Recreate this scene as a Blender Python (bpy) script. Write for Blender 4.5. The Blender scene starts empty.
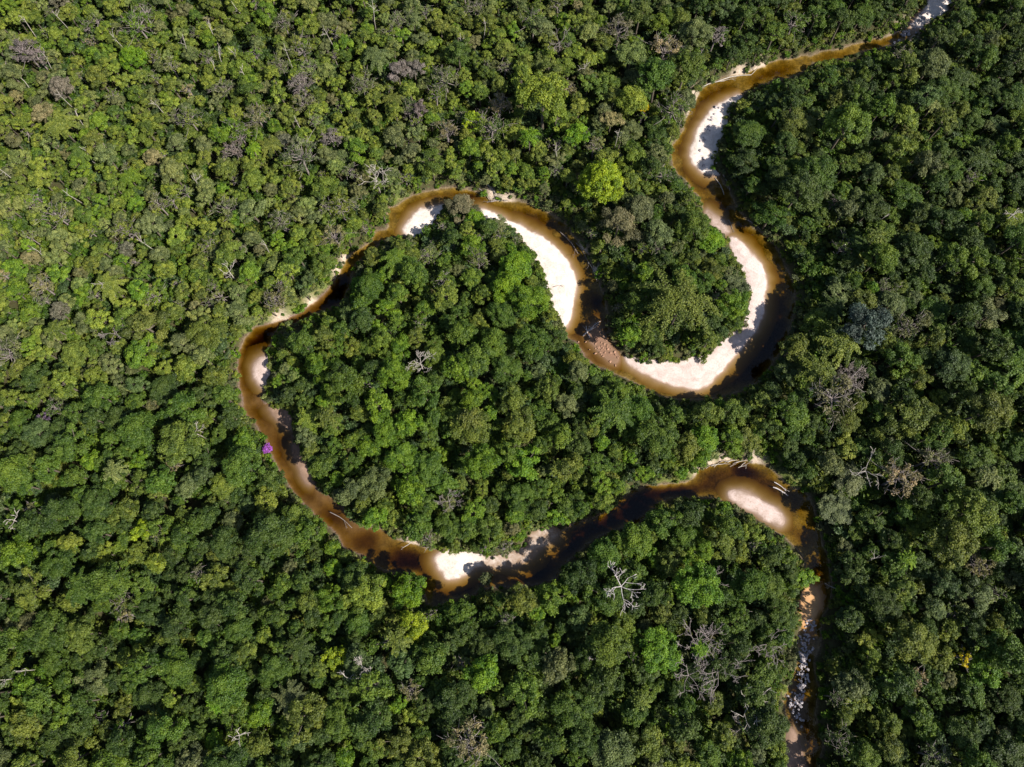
import bpy, math, random
import numpy as np
R = math.radians
rng = np.random.default_rng(7)
random.seed(7)
S = bpy.context.scene
COL = S.collection

# ------------------------------------------------------------------ camera
W, H = 1024, 767
F = 700.0
TILT = R(17)
CAMH = 268.0
cT, sT = math.cos(TILT), math.sin(TILT)

def unproj(px, py, z=0.0):
    a = (np.asarray(px, float) - 512) / F
    b = (383.5 - np.asarray(py, float)) / F
    dy = b * cT + sT
    dz = b * sT - cT
    k = (z - CAMH) / dz
    return a * k, dy * k

def proj(x, y, z):
    X = np.asarray(x, float); Y = np.asarray(y, float); Z = np.asarray(z, float) - CAMH
    depth = Y * sT - Z * cT
    depth = np.maximum(depth, 1.0)
    up = Y * cT + Z * sT
    return 512 + F * X / depth, 383.5 - F * up / depth, depth

# ------------------------------------------------------------------ river plan (traced, then smoothed)
A = [(985,-160),(945,-60),(930,0),(917,12),(907,25),(897,34),(870,41),(849,46),(827,52),(790,58),(765,65),(749,73),(722,78),(703,88),(693,101),(687,116),(683,130),(671,146),(670,158),(675,172),(690,185),(702,203),(709,221),(722,231),(729,238),(735,252),(747,277),(752,290),(753,299),(750,311),(747,327),(725,343),(710,359),(691,361),(665,363),(641,364),(625,359),(613,346),(607,330),(607,306),(602,288),(596,277),(591,259),(578,246),(570,228),(549,212),(526,203),(513,201),(492,200),(479,194),(461,187),(440,188),(420,193),(410,197),(400,203),(388,210),(386,215),(389,229),(374,230),(371,241),(356,250),(345,259),(343,267),(332,283),(324,294),(311,306),(298,314),(283,320),(254,327),(243,340),(238,358),(237,369),(242,395),(244,413),(262,431),(271,453),(284,479),(304,504),(320,521),(337,535),(346,550),(361,556),(375,564),(395,574),(411,572),(421,583),(427,602),(433,607),(452,599),(474,596),(482,588),(505,587),(527,584),(542,584),(558,577),(567,562),(583,549),(595,537),(617,529),(642,522),(655,509),(661,499),(700,498),(723,499),(750,514),(772,529),(789,541),(800,553),(805,566),(811,580),(804,593),(799,606),(803,622),(796,640),(799,658),(793,676),(788,692),(782,704),(790,722),(785,742),(789,767),(782,800),(775,920)]
B = [(1010,-150),(975,-60),(953,-2),(945,12),(934,15),(925,25),(918,33),(912,38),(896,45),(859,53),(840,59),(815,62),(806,70),(784,80),(774,79),(752,90),(743,93),(737,99),(728,109),(722,125),(717,147),(710,165),(710,172),(721,177),(731,194),(735,206),(747,221),(769,239),(781,255),(789,275),(794,290),(794,311),(788,336),(777,357),(765,374),(744,390),(725,396),(706,398),(685,400),(663,397),(641,386),(616,374),(600,368),(586,358),(578,344),(565,335),(566,325),(562,315),(554,303),(546,275),(538,256),(525,241),(518,230),(503,221),(488,217),(478,211),(472,204),(460,200),(447,200),(440,210),(429,225),(418,236),(402,235),(387,237),(379,243),(366,256),(354,264),(352,277),(348,288),(341,305),(316,313),(306,319),(280,327),(272,337),(267,350),(267,360),(268,377),(262,395),(264,404),(284,409),(293,424),(290,436),(306,460),(311,482),(324,493),(346,508),(356,524),(386,530),(397,540),(412,544),(434,551),(455,552),(477,554),(489,559),(505,558),(514,551),(525,548),(528,535),(549,527),(563,532),(572,524),(596,517),(614,507),(619,498),(639,487),(661,484),(692,481),(698,470),(710,463),(741,459),(759,463),(776,472),(787,485),(805,490),(815,513),(820,535),(829,562),(833,590),(829,606),(820,622),(823,642),(814,660),(815,676),(821,692),(814,708),(817,722),(824,740),(817,767),(824,800),(822,920)]
BARS = [
 ('white curved sandbar split by purple tree shade at the first river bend', [(741,93),(731,97),(713,106),(702,120),(693,137),(689,153),(695,169),(706,175),(722,176),(728,160),(732,125),(748,105)]),
 ('small pink sand strip on the left bank above the right loop', [(705,208),(713,213),(722,219),(731,228),(728,236),(718,233),(706,224)]),
 ('long crescent sandbar hugging the inside of the right hand river bend', [(726,237),(733,236),(744,243),(756,256),(766,271),(768,283),(765,305),(763,321),(753,336),(738,355),(725,370),(704,389),(688,391),(666,384),(644,375),(624,362),(624,352),(700,350),(735,325),(742,300),(735,262)]),
 ('broad bright white sandbar along the inside of the upper river arc', [(476,206),(492,212),(510,220),(526,228),(544,237),(560,250),(571,264),(577,280),(575,301),(569,326),(560,330),(548,305),(535,262),(515,235),(480,220)]),
 ('small white sandbar at the left shoulder of the upper river arc', [(445,203),(434,205),(421,208),(410,215),(400,230),(406,238),(425,242),(450,215)]),
 ('small pale beach on the east side of the shaded left river bend', [(274,353),(266,356),(256,358),(251,368),(255,380),(261,390),(270,388),(276,370)]),
 ('brown mud bar jutting from the east bank below the pale beach', [(266,405),(271,413),(278,421),(288,430),(298,432),(300,415),(286,403)]),
 ('narrow brown mud strip along the east bank beside the purple tree', [(294,440),(291,450),(298,466),(303,480),(312,488),(318,470),(308,450)]),
 ('white sand patch with a brown wet tail on the lower river', [(433,555),(434,563),(440,572),(447,582),(464,576),(480,566),(500,568),(520,566),(535,556),(545,545),(560,536),(555,524),(530,530),(526,545),(500,552),(470,548),(445,548)]),
 ('oval pink and white sandbar in the middle of the lower right pool', [(726,492),(735,489),(747,491),(767,502),(783,513),(785,523),(780,528),(767,521),(750,512),(733,502)]),
 ('tiny white sand spit at the far upstream end of the river', [(925,4),(917,16),(911,22),(908,28),(916,31),(928,26),(948,16),(962,-20),(945,-40)]),
 ('orange sand spit beside the narrow stream below the lower right pool', [(803,590),(801,604),(799,620),(804,628),(814,622),(820,606),(818,592),(812,584)]),
 ('pale brown gravel shoal where the stream leaves the view', [(784,740),(790,725),(797,735),(802,752),(808,770),(806,800),(780,800)]),
 ('reddish mud shoal full of debris in the narrows below the broad sandbar', [(592,322),(600,330),(609,344),(620,356),(618,364),(606,360),(597,350),(588,338)]),
]
SHOAL = [(398,220,13),(555,235,9),(582,262,10),(590,285,12),(585,315,14),(600,345,16),(615,362,10),(700,150,12),(715,190,12),(680,160,8),(735,215,10),(768,258,12),(776,290,9),(630,375,8),(255,400,12),(275,425,14),(296,470,13),(320,500,12),(350,530,13),(383,545,12),(520,565,18),(500,570,14),(555,555,10),(800,520,14),(812,550,12),(785,505,10),(810,605,14),(740,485,14),(860,47,12),(800,64,12),(740,84,12),(433,580,7),(430,595,6),(812,650,12),(812,690,10),(800,740,12),(905,34,10)]
DEEP = [(250,340,22),(335,295,22),(405,568,14),(460,590,12),(600,525,24),(640,505,24),(675,492,18),(745,468,12),(782,345,20),(470,194,12),(760,378,14),(600,300,6),(540,575,10),(575,555,16),(300,325,10),(345,290,14),(520,586,10)]  # sunken bed also stands in for tree shade, so these spots read dark

def chaikin(P, closed=False, n=2):
    P = np.array(P, float)
    for _ in range(n):
        if closed:
            Q = np.roll(P, -1, 0); N = np.empty((2*len(P), 2)); N[0::2] = .75*P+.25*Q; N[1::2] = .25*P+.75*Q
        else:
            Q = P[1:]; p = P[:-1]; N = np.empty((2*len(p), 2)); N[0::2] = .75*p+.25*Q; N[1::2] = .25*p+.75*Q
            N = np.vstack([P[:1], N, P[-1:]])
        P = N
    return P

CH = np.vstack([chaikin(A, n=1), chaikin(B, n=1)[::-1]])
BARP = [chaikin(b, True, 2) for _, b in BARS]

def sdf(poly, X, Y):
    """signed distance, positive inside"""
    shp = X.shape; X = X.ravel().astype(np.float32); Y = Y.ravel().astype(np.float32)
    d = np.full(X.shape, 1e12, np.float32); ins = np.zeros(X.shape, bool)
    P = poly.astype(np.float32); Q = np.roll(P, -1, 0)
    for (x0, y0), (x1, y1) in zip(P, Q):
        ex, ey = x1-x0, y1-y0
        t = np.clip(((X-x0)*ex+(Y-y0)*ey)/(ex*ex+ey*ey+1e-9), 0, 1)
        np.minimum(d, (X-x0-t*ex)**2+(Y-y0-t*ey)**2, out=d)
        if y0 != y1:
            c = (y0 > Y) != (y1 > Y)
            ins ^= c & (X < (x1-x0)*(Y-y0)/(y1-y0)+x0)
    return (np.sqrt(d)*np.where(ins, 1, -1)).reshape(shp)

GX0, GY0, GST = -400, -500, 3
gx = np.arange(GX0, 1450, GST); gy = np.arange(GY0, 1080, GST)
GXX, GYY = np.meshgrid(gx, gy)
G_CH = sdf(CH, GXX, GYY)
def bil(G, px, py):
    u = np.clip((np.asarray(px, float)-GX0)/GST, 0, G.shape[1]-1.001); v = np.clip((np.asarray(py, float)-GY0)/GST, 0, G.shape[0]-1.001)
    i = u.astype(int); j = v.astype(int); a = u-i; b = v-j
    return G[j,i]*(1-a)*(1-b)+G[j,i+1]*a*(1-b)+G[j+1,i]*(1-a)*b+G[j+1,i+1]*a*b

# value noise (world)
_nt = rng.random((256, 256)).astype(np.float64)
def vnoise(x, y):
    x = np.asarray(x, float); y = np.asarray(y, float)
    i = np.floor(x).astype(int); j = np.floor(y).astype(int); a = x-i; b = y-j
    a = a*a*(3-2*a); b = b*b*(3-2*b)
    g = lambda p, q: _nt[p & 255, q & 255]
    return g(i,j)*(1-a)*(1-b)+g(i+1,j)*a*(1-b)+g(i,j+1)*(1-a)*b+g(i+1,j+1)*a*b
def fbm(x, y, o=4):
    s = 0; am = .5
    for k in range(o):
        s = s+am*vnoise(x*2**k+17*k, y*2**k+5*k); am *= .5
    return s/(1-.5**o)
def sstep(a, b, x):
    t = np.clip((x-a)/(b-a), 0, 1); return t*t*(3-2*t)

def px0(x, y):
    """plan coordinates (river-plan units) of a ground point"""
    x = np.asarray(x, float); y = np.asarray(y, float)
    p, q, d = proj(x, y, np.zeros_like(x))
    return p, q
def d_ch(x, y):
    p, q = px0(x, y)
    return bil(G_CH, p, q)*.42 + (fbm(x/3.1, y/3.1, 3)-.5)*2.0      # metres, roughly
def ground(x, y, d=None):
    if d is None: d = d_ch(x, y)
    out = -d
    hill = sstep(6, 60, out)*(7*(fbm(x/70+3, y/70+9, 3)-.25)) + sstep(1, 12, out)*1.2
    bank = 1.7*sstep(-.3, 3.2, out)*(.55+.9*vnoise(x/6, y/6)) + .25
    land = bank+np.maximum(hill, 0)
    p, q = px0(x, y)
    dep = np.minimum(.25+.2*np.maximum(d, 0), 1.3)+.25*(fbm(x/7, y/7, 3)-.5)
    for a, b, r in SHOAL:
        w = np.exp(-((p-a)**2+(q-b)**2)/(r*r)); dep = dep*(1-.75*w)+.16*w
    for a, b, r in DEEP:
        w = np.exp(-((p-a)**2+(q-b)**2)/(r*r)); dep = dep+1.6*w*sstep(0, 4, d)
    bed = -dep+.05*(fbm(x/1.3, y/1.3, 2)-.5)
    t = sstep(-.5, .5, out)
    return bed*(1-t)+land*t

# ------------------------------------------------------------------ material helpers
def new_mat(name):
    m = bpy.data.materials.new(name); m.use_nodes = True; nt = m.node_tree; nt.nodes.clear()
    return m, nt, nt.nodes, nt.links
def N(nt, typ, **kw):
    n = nt.nodes.new(typ)
    for k, v in kw.items():
        if k == 'ins':
            for i, val in v.items(): n.inputs[i].default_value = val
        else: setattr(n, k, v)
    return n
def ramp(nt, stops, fac):
    r = nt.nodes.new('ShaderNodeValToRGB'); e = r.color_ramp.elements
    e[0].position, e[0].color = stops[0][0], (*stops[0][1], 1)
    e[1].position, e[1].color = stops[-1][0], (*stops[-1][1], 1)
    for p, c in stops[1:-1]:
        q = e.new(p); q.color = (*c, 1)
    nt.links.new(fac, r.inputs[0]); return r.outputs[0]
def noise(nt, scale, detail=5, rough=.6, vec=None, dist=0):
    n = N(nt, 'ShaderNodeTexNoise'); n.inputs['Scale'].default_value = scale; n.inputs['Detail'].default_value = detail
    n.inputs['Roughness'].default_value = rough; n.inputs['Distortion'].default_value = dist
    if vec is not None: nt.links.new(vec, n.inputs['Vector'])
    return n.outputs['Fac']
def mixc(nt, a, b, f, mode='MIX'):
    m = nt.nodes.new('ShaderNodeMix'); m.data_type = 'RGBA'; m.blend_type = mode
    for v, s in ((f, 0), (a, 6), (b, 7)):
        if isinstance(v, (int, float)): m.inputs[s].default_value = v
        elif isinstance(v, tuple): m.inputs[s].default_value = (*v, 1) if len(v) == 3 else v
        else: nt.links.new(v, m.inputs[s])
    return m.outputs[2]
def math_(nt, op, a, b=0.0):
    m = nt.nodes.new('ShaderNodeMath'); m.operation = op
    for i, v in enumerate((a, b)):
        if isinstance(v, (int, float)): m.inputs[i].default_value = v
        else: nt.links.new(v, m.inputs[i])
    return m.outputs[0]

def leaf_material():
    m, nt, nd, lk = new_mat('leaves')
    t = N(nt, 'ShaderNodeAttribute', attribute_type='INSTANCER', attribute_name='tint')
    l = N(nt, 'ShaderNodeAttribute', attribute_type='GEOMETRY', attribute_name='leafv')
    hs = N(nt, 'ShaderNodeHueSaturation')
    lk.new(t.outputs['Color'], hs.inputs['Color'])
    v = math_(nt, 'ADD', math_(nt, 'MULTIPLY', l.outputs['Fac'], 1.15), .42)
    lk.new(v, hs.inputs['Value']); hs.inputs['Saturation'].default_value = 1.07
    hu = math_(nt, 'ADD', math_(nt, 'MULTIPLY', l.outputs['Fac'], -.045), .5225)
    lk.new(hu, hs.inputs['Hue'])
    p = N(nt, 'ShaderNodeBsdfPrincipled'); p.inputs['Roughness'].default_value = .55; p.inputs['Specular IOR Level'].default_value = .28
    lk.new(hs.outputs[0], p.inputs['Base Color'])
    tr = N(nt, 'ShaderNodeBsdfTranslucent')
    lk.new(mixc(nt, hs.outputs[0], (1.0, 1.0, .45), 1.0, 'MULTIPLY'), tr.inputs['Color'])
    mx = N(nt, 'ShaderNodeMixShader'); mx.inputs[0].default_value = .25
    lk.new(p.outputs[0], mx.inputs[1]); lk.new(tr.outputs[0], mx.inputs[2])
    o = N(nt, 'ShaderNodeOutputMaterial'); lk.new(mx.outputs[0], o.inputs[0])
    return m
def bark_material(name, c0, c1):
    m, nt, nd, lk = new_mat(name)
    tc = N(nt, 'ShaderNodeTexCoord')
    f = noise(nt, 1.5, 5, .65, tc.outputs['Object'])
    col = ramp(nt, [(.3, c0), (.7, c1)], f)
    p = N(nt, 'ShaderNodeBsdfPrincipled'); p.inputs['Roughness'].default_value = .85; p.inputs['Specular IOR Level'].default_value = .15
    lk.new(col, p.inputs['Base Color'])
    o = N(nt, 'ShaderNodeOutputMaterial'); lk.new(p.outputs[0], o.inputs[0])
    return m
LEAF = leaf_material()
BARK = bark_material('bark', (.06,.048,.036), (.13,.11,.085))
PALEBARK = bark_material('pale_bark', (.20,.175,.15), (.38,.34,.30))
GREYBARK = bark_material('grey_bark', (.12,.10,.09), (.23,.195,.185))
WHITEBARK = bark_material('bleached_wood', (.30,.26,.25), (.50,.45,.43))

def ground_material():
    m, nt, nd, lk = new_mat('ground')
    geo = N(nt, 'ShaderNodeNewGeometry'); P = geo.outputs['Position']
    d = N(nt, 'ShaderNodeAttribute', attribute_name='chd').outputs['Fac']
    g = N(nt, 'ShaderNodeAttribute', attribute_name='grassy').outputs['Fac']
    pale = N(nt, 'ShaderNodeAttribute', attribute_name='pale').outputs['Fac']
    n1 = noise(nt, .35, 6, .65, P); n2 = noise(nt, 1.6, 5, .7, P); n3 = noise(nt, .09, 3, .5, P)
    litter = ramp(nt, [(.3, (.028,.022,.012)), (.5, (.05,.045,.02)), (.68, (.04,.06,.018))], n2)
    grass = mixc(nt, ramp(nt, [(.3, (.06,.085,.02)), (.5, (.11,.13,.035)), (.7, (.19,.16,.07))], n1), ramp(nt, [(.35, (.35,.38,.3)), (.6, (1,1,1))], n2), .9, 'MULTIPLY')
    earth = ramp(nt, [(.3, (.045,.032,.02)), (.5, (.085,.062,.04)), (.72, (.19,.14,.095))], n2)
    earth2 = ramp(nt, [(.3, (.24,.18,.13)), (.7, (.50,.41,.33))], n2)
    bed = ramp(nt, [(.28, (.10,.07,.035)), (.45, (.20,.15,.075)), (.6, (.30,.225,.12)), (.75, (.38,.295,.17))], n1)
    bed = mixc(nt, bed, ramp(nt, [(.35, (.45,.45,.45)), (.6, (1,1,1))], n2), .75, 'MULTIPLY')
    mud = N(nt, 'ShaderNodeAttribute', attribute_name='mud').outputs['Fac']  # muddy bed tint that also carries painted cloud shade
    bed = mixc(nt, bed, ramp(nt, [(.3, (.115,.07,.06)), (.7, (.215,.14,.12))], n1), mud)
    gm = math_(nt, 'GREATER_THAN', math_(nt, 'ADD', g, math_(nt, 'MULTIPLY', n2, .5)), .75)
    land = mixc(nt, litter, grass, gm)
    earth = mixc(nt, earth, earth2, pale)
    # bare bank edge: 0..~2.5 m from channel
    e = math_(nt, 'ADD', d, math_(nt, 'MULTIPLY', n1, 2.0))
    bm_ = N(nt, 'ShaderNodeMapRange'); lk.new(e, bm_.inputs[0]); bm_.inputs[1].default_value = -.2; bm_.inputs[2].default_value = .9
    land = mixc(nt, land, earth, bm_.outputs[0])
    land = mixc(nt, land, earth2, pale)
    im = N(nt, 'ShaderNodeMapRange'); lk.new(d, im.inputs[0]); im.inputs[1].default_value = -.3; im.inputs[2].default_value = .5
    col = mixc(nt, land, bed, im.outputs[0])
    p = N(nt, 'ShaderNodeBsdfPrincipled'); p.inputs['Roughness'].default_value = .92; p.inputs['Specular IOR Level'].default_value = .1
    lk.new(col, p.inputs['Base Color'])
    b = N(nt, 'ShaderNodeBump'); b.inputs['Strength'].default_value = .6; b.inputs['Distance'].default_value = .3
    lk.new(n2, b.inputs['Height']); lk.new(b.outputs[0], p.inputs['Normal'])
    o = N(nt, 'ShaderNodeOutputMaterial'); lk.new(p.outputs[0], o.inputs[0])
    return m

def sand_material(name, dry, dry2, wet):
    m, nt, nd, lk = new_mat(name)
    geo = N(nt, 'ShaderNodeNewGeometry'); P = geo.outputs['Position']
    sx = N(nt, 'ShaderNodeSeparateXYZ'); lk.new(P, sx.inputs[0])
    n1 = noise(nt, .25, 5, .6, P, .6); n2 = noise(nt, 2.5, 5, .7, P)
    z = math_(nt, 'ADD', sx.outputs['Z'], math_(nt, 'MULTIPLY', math_(nt, 'SUBTRACT', n1, .5), .5))
    mr = N(nt, 'ShaderNodeMapRange'); lk.new(z, mr.inputs[0]); mr.inputs[1].default_value = .02; mr.inputs[2].default_value = .26
    d = ramp(nt, [(.35, dry2), (.62, dry)], n1)
    d = mixc(nt, d, ramp(nt, [(.25, (.55,.5,.45)), (.42, (1,1,1))], n2), .5, 'MULTIPLY')
    st = N(nt, 'ShaderNodeTexWave', wave_type='BANDS', bands_direction='Z'); st.inputs['Scale'].default_value = 2.2; st.inputs['Distortion'].default_value = 9; st.inputs['Detail'].default_value = 4; st.inputs['Detail Scale'].default_value = .5
    lk.new(P, st.inputs['Vector'])
    n5 = noise(nt, .9, 6, .75, P)
    d = mixc(nt, d, ramp(nt, [(.0, (.72,.68,.64)), (.16, (1,1,1))], st.outputs['Fac']), .7, 'MULTIPLY')
    d = mixc(nt, d, ramp(nt, [(.60, (1,1,1)), (.68, (.5,.45,.38))], n5), .6, 'MULTIPLY')
    w = mixc(nt, wet, tuple(c*1.35 for c in wet), n2)
    col = mixc(nt, w, d, mr.outputs[0])
    p = N(nt, 'ShaderNodeBsdfPrincipled'); p.inputs['Roughness'].default_value = .9; p.inputs['Specular IOR Level'].default_value = .15
    lk.new(col, p.inputs['Base Color'])
    b = N(nt, 'ShaderNodeBump'); b.inputs['Strength'].default_value = .35; b.inputs['Distance'].default_value = .15
    lk.new(n2, b.inputs['Height']); lk.new(b.outputs[0], p.inputs['Normal'])
    o = N(nt, 'ShaderNodeOutputMaterial'); lk.new(p.outputs[0], o.inputs[0])
    return m

def water_material():
    m, nt, nd, lk = new_mat('tea_water')
    geo = N(nt, 'ShaderNodeNewGeometry')
    n = noise(nt, 1.2, 4, .6, geo.outputs['Position'])
    b = N(nt, 'ShaderNodeBump'); b.inputs['Strength'].default_value = .25; b.inputs['Distance'].default_value = .08
    lk.new(n, b.inputs['Height'])
    t = N(nt, 'ShaderNodeBsdfTransparent')
    g = N(nt, 'ShaderNodeBsdfGlossy'); g.inputs['Roughness'].default_value = .06; lk.new(b.outputs[0], g.inputs['Normal'])
    fr = N(nt, 'ShaderNodeFresnel'); fr.inputs['IOR'].default_value = 1.33; lk.new(b.outputs[0], fr.inputs['Normal'])
    mx = N(nt, 'ShaderNodeMixShader'); lk.new(fr.outputs[0], mx.inputs[0]); lk.new(t.outputs[0], mx.inputs[1]); lk.new(g.outputs[0], mx.inputs[2])
    va = N(nt, 'ShaderNodeVolumeAbsorption'); va.inputs['Color'].default_value = (.75, .672, .22, 1); va.inputs['Density'].default_value = 2.6
    o = N(nt, 'ShaderNodeOutputMaterial'); lk.new(mx.outputs[0], o.inputs[0]); lk.new(va.outputs[0], o.inputs['Volume'])
    try: m.cycles.homogeneous_volume = True
    except Exception: pass
    return m

# ------------------------------------------------------------------ mesh helpers
def mesh_np(name, V, Fc, mat, smooth=False, attrs=None, dom='FACE'):
    V = np.asarray(V, np.float32); Fc = np.asarray(Fc, np.int32)
    me = bpy.data.meshes.new(name)
    k = Fc.shape[1]; n = len(Fc)
    me.vertices.add(len(V)); me.vertices.foreach_set('co', V.ravel())
    me.loops.add(n*k); me.loops.foreach_set('vertex_index', Fc.ravel())
    me.polygons.add(n); me.polygons.foreach_set('loop_start', np.arange(0, n*k, k, dtype=np.int32)); me.polygons.foreach_set('loop_total', np.full(n, k, np.int32))
    me.update(calc_edges=True)
    me.polygons.foreach_set('use_smooth', np.full(n, smooth))
    me.materials.append(mat)
    for an, arr in (attrs or {}).items():
        at = me.attributes.new(an, 'FLOAT', dom); at.data.foreach_set('value', np.asarray(arr, np.float32))
    return me
def link(name, me, parent=None, loc=(0,0,0)):
    o = bpy.data.objects.new(name, me); COL.objects.link(o); o.location = loc
    if parent is not None: o.parent = parent
    return o
def tag(o, label=None, cat=None, group=None, kind=None):
    if label: o['label'] = label
    if cat: o['category'] = cat
    if group: o['group'] = group
    if kind: o['kind'] = kind
    return o

class Tubes:
    def __init__(s): s.V = []; s.F = []
    def tube(s, pts, rad, n=6):
        pts = np.asarray(pts, float); base = len(s.V)
        for i, p in enumerate(pts):
            t = pts[min(i+1, len(pts)-1)]-pts[max(i-1, 0)]; t /= np.linalg.norm(t)+1e-9
            a = np.cross(t, (0, 0, 1)) if abs(t[2]) < .95 else np.cross(t, (1, 0, 0))
            a /= np.linalg.norm(a); b = np.cross(t, a)
            for k in range(n):
                an = 2*math.pi*k/n; s.V.append(p+rad[i]*(math.cos(an)*a+math.sin(an)*b))
        for i in range(len(pts)-1):
            for k in range(n):
                s.F.append((base+i*n+k, base+i*n+(k+1) % n, base+(i+1)*n+(k+1) % n, base+(i+1)*n+k))
        for e, rev in ((0, True), (len(pts)-1, False)):          # cap both ends with quads
            c = base+e*n
            for k in range(1, n-2, 2):
                q = (c, c+k, c+k+1, c+min(k+2, n-1)); s.F.append(q[::-1] if rev else q)
    def mesh(s, name, mat): return mesh_np(name, s.V, s.F, mat, True)

def limb(T, g, p, d, L, r, depth, spread=.7, up=.15, seg=4, n=5, minr=.05):
    """a crooked branch that forks"""
    pts = [p.copy()]; rs = [r]
    q = p.copy(); dd = d/np.linalg.norm(d)
    for i in range(seg):
        dd = dd+g.normal(0, .13, 3); dd[2] += up*.3; dd /= np.linalg.norm(dd)
        q = q+dd*L/seg; pts.append(q.copy()); rs.append(max(minr, r*(1-.45*(i+1)/seg)))
    T.tube(pts, rs, n)
    if depth > 0:
        for k in range(g.integers(2, 4)):
            i = g.integers(2, seg+1)
            nd_ = dd+g.normal(0, spread, 3); nd_[2] = nd_[2]*.5+up
            limb(T, g, pts[i], nd_, L*g.uniform(.55, .8), rs[i]*.75, depth-1, spread, up, seg, n, minr)

def lobes_for(g, form, Rr, Hh):
    L = []
    if form == 'dome':
        n = int(11+Rr*3.2); dep = Rr*.7; rl = Rr*.25; zj = .13
    elif form == 'lumpy':
        n = int(9+Rr*2.0); dep = Rr*.7; rl = Rr*.26; zj = .34
    elif form == 'spread':
        n = int(12+Rr*2.4); dep = Rr*.4; rl = Rr*.22; zj = .12
    elif form == 'round':
        n = int(14+Rr*4.5); dep = Rr*.8; rl = Rr*.2; zj = .03
    elif form == 'sparse':
        n = int(8+Rr*1.8); dep = Rr*.6; rl = Rr*.2; zj = .3
    else:
        n = 6; dep = Rr*.6; rl = Rr*.38; zj = .15
    pts = []
    tries = 0
    ex = g.uniform(.72, 1.0); ea = g.uniform(0, 3.14); w2, w3, q2, q3 = g.uniform(.05,.2), g.uniform(.04,.16), g.uniform(0,6.3), g.uniform(0,6.3)
    if form == 'round': w2 = w3 = .04; ex = .93
    while len(pts) < n and tries < 4000:
        tries += 1
        rr = math.sqrt(g.random()); a = g.uniform(0, 6.283)
        x, y = rr*math.cos(a), rr*math.sin(a)
        if all((x-u)**2+(y-v)**2 > (1.45/math.sqrt(n))**2*.8 for u, v in pts) or tries > 2500: pts.append((x, y))
    for x, y in pts:
        rr = math.hypot(x, y)
        aa = math.atan2(y, x); R0 = (Rr*1.04-rl*.8)*(1+w2*math.sin(2*aa+q2)+w3*math.sin(3*aa+q3))
        yy = y*ex
        X = (x*math.cos(ea)-yy*math.sin(ea))*R0; Y = (x*math.sin(ea)+yy*math.cos(ea))*R0
        Z = Hh-rl-dep*rr**2.2+g.normal(0, zj)*Rr
        L.append((X, Y, min(Z, Hh-rl*.6), rl*(g.uniform(.85, 1.15) if form == 'round' else g.uniform(.55, 1.4))))
    return L

def leaves_on(g, L, leaf, dens, sub=True, skirt=True, rag=.12):
    C, Nn, Sz, Vv = [], [], [], []
    for (x, y, z, r) in L:
        lv = g.uniform(.15, .85)
        subs = []
        if sub:
            k = 11
            for _ in range(k):
                d = g.normal(0, 1, 3); d /= np.linalg.norm(d); d[2] = abs(d[2])*1.0-.12
                subs.append((x+d[0]*r*.72, y+d[1]*r*.72, z+d[2]*r*.62, r*g.uniform(.34, .5), lv+g.normal(0, .1)))
        else: subs.append((x, y, z, r, lv))
        subs.append((x, y, z, r*.75, lv-.1))
        for (a, b, c, q, v) in subs:
            n = max(6, int(dens*4*math.pi*q*q*.62/(leaf*leaf*.6)))
            d = g.normal(0, 1, (n, 3)); d /= np.linalg.norm(d, axis=1)[:, None]
            lo = d[:, 2] < -.35; d[lo, 2] *= -1
            rad = q*(1+g.normal(0, rag, n))
            C.append(np.array((a, b, c))+d*(rad*np.where(g.random(n) < .10, g.uniform(1.1, 1.5, n), 1))[:, None]*np.array((1, 1, .85)))
            nn = d+g.normal(0, .42, (n, 3)); nn[:, 2] += .25
            Nn.append(nn/np.linalg.norm(nn, axis=1)[:, None])
            Sz.append(leaf*g.uniform(.6, 1.35, n)); Vv.append(np.clip(v+g.normal(0, .16, n), 0, 1))
    return np.vstack(C), np.vstack(Nn), np.concatenate(Sz), np.concatenate(Vv)

def quads(g, C, Nn, Sz):
    n = len(C)
    t = g.normal(0, 1, (n, 3)); t -= Nn*(t*Nn).sum(1)[:, None]; t /= np.linalg.norm(t, axis=1)[:, None]
    b = np.cross(Nn, t); s = Sz[:, None]*.5
    V = np.empty((n, 4, 3))
    V[:, 0] = C-t*s*1.25; V[:, 1] = C-b*s*.75-t*s*.1; V[:, 2] = C+t*s*1.25; V[:, 3] = C+b*s*.75+t*s*.1
    V[:, 1] += Nn*s*.15; V[:, 3] += Nn*s*.15
    return V.reshape(-1, 3), np.arange(n*4).reshape(n, 4)

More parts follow.
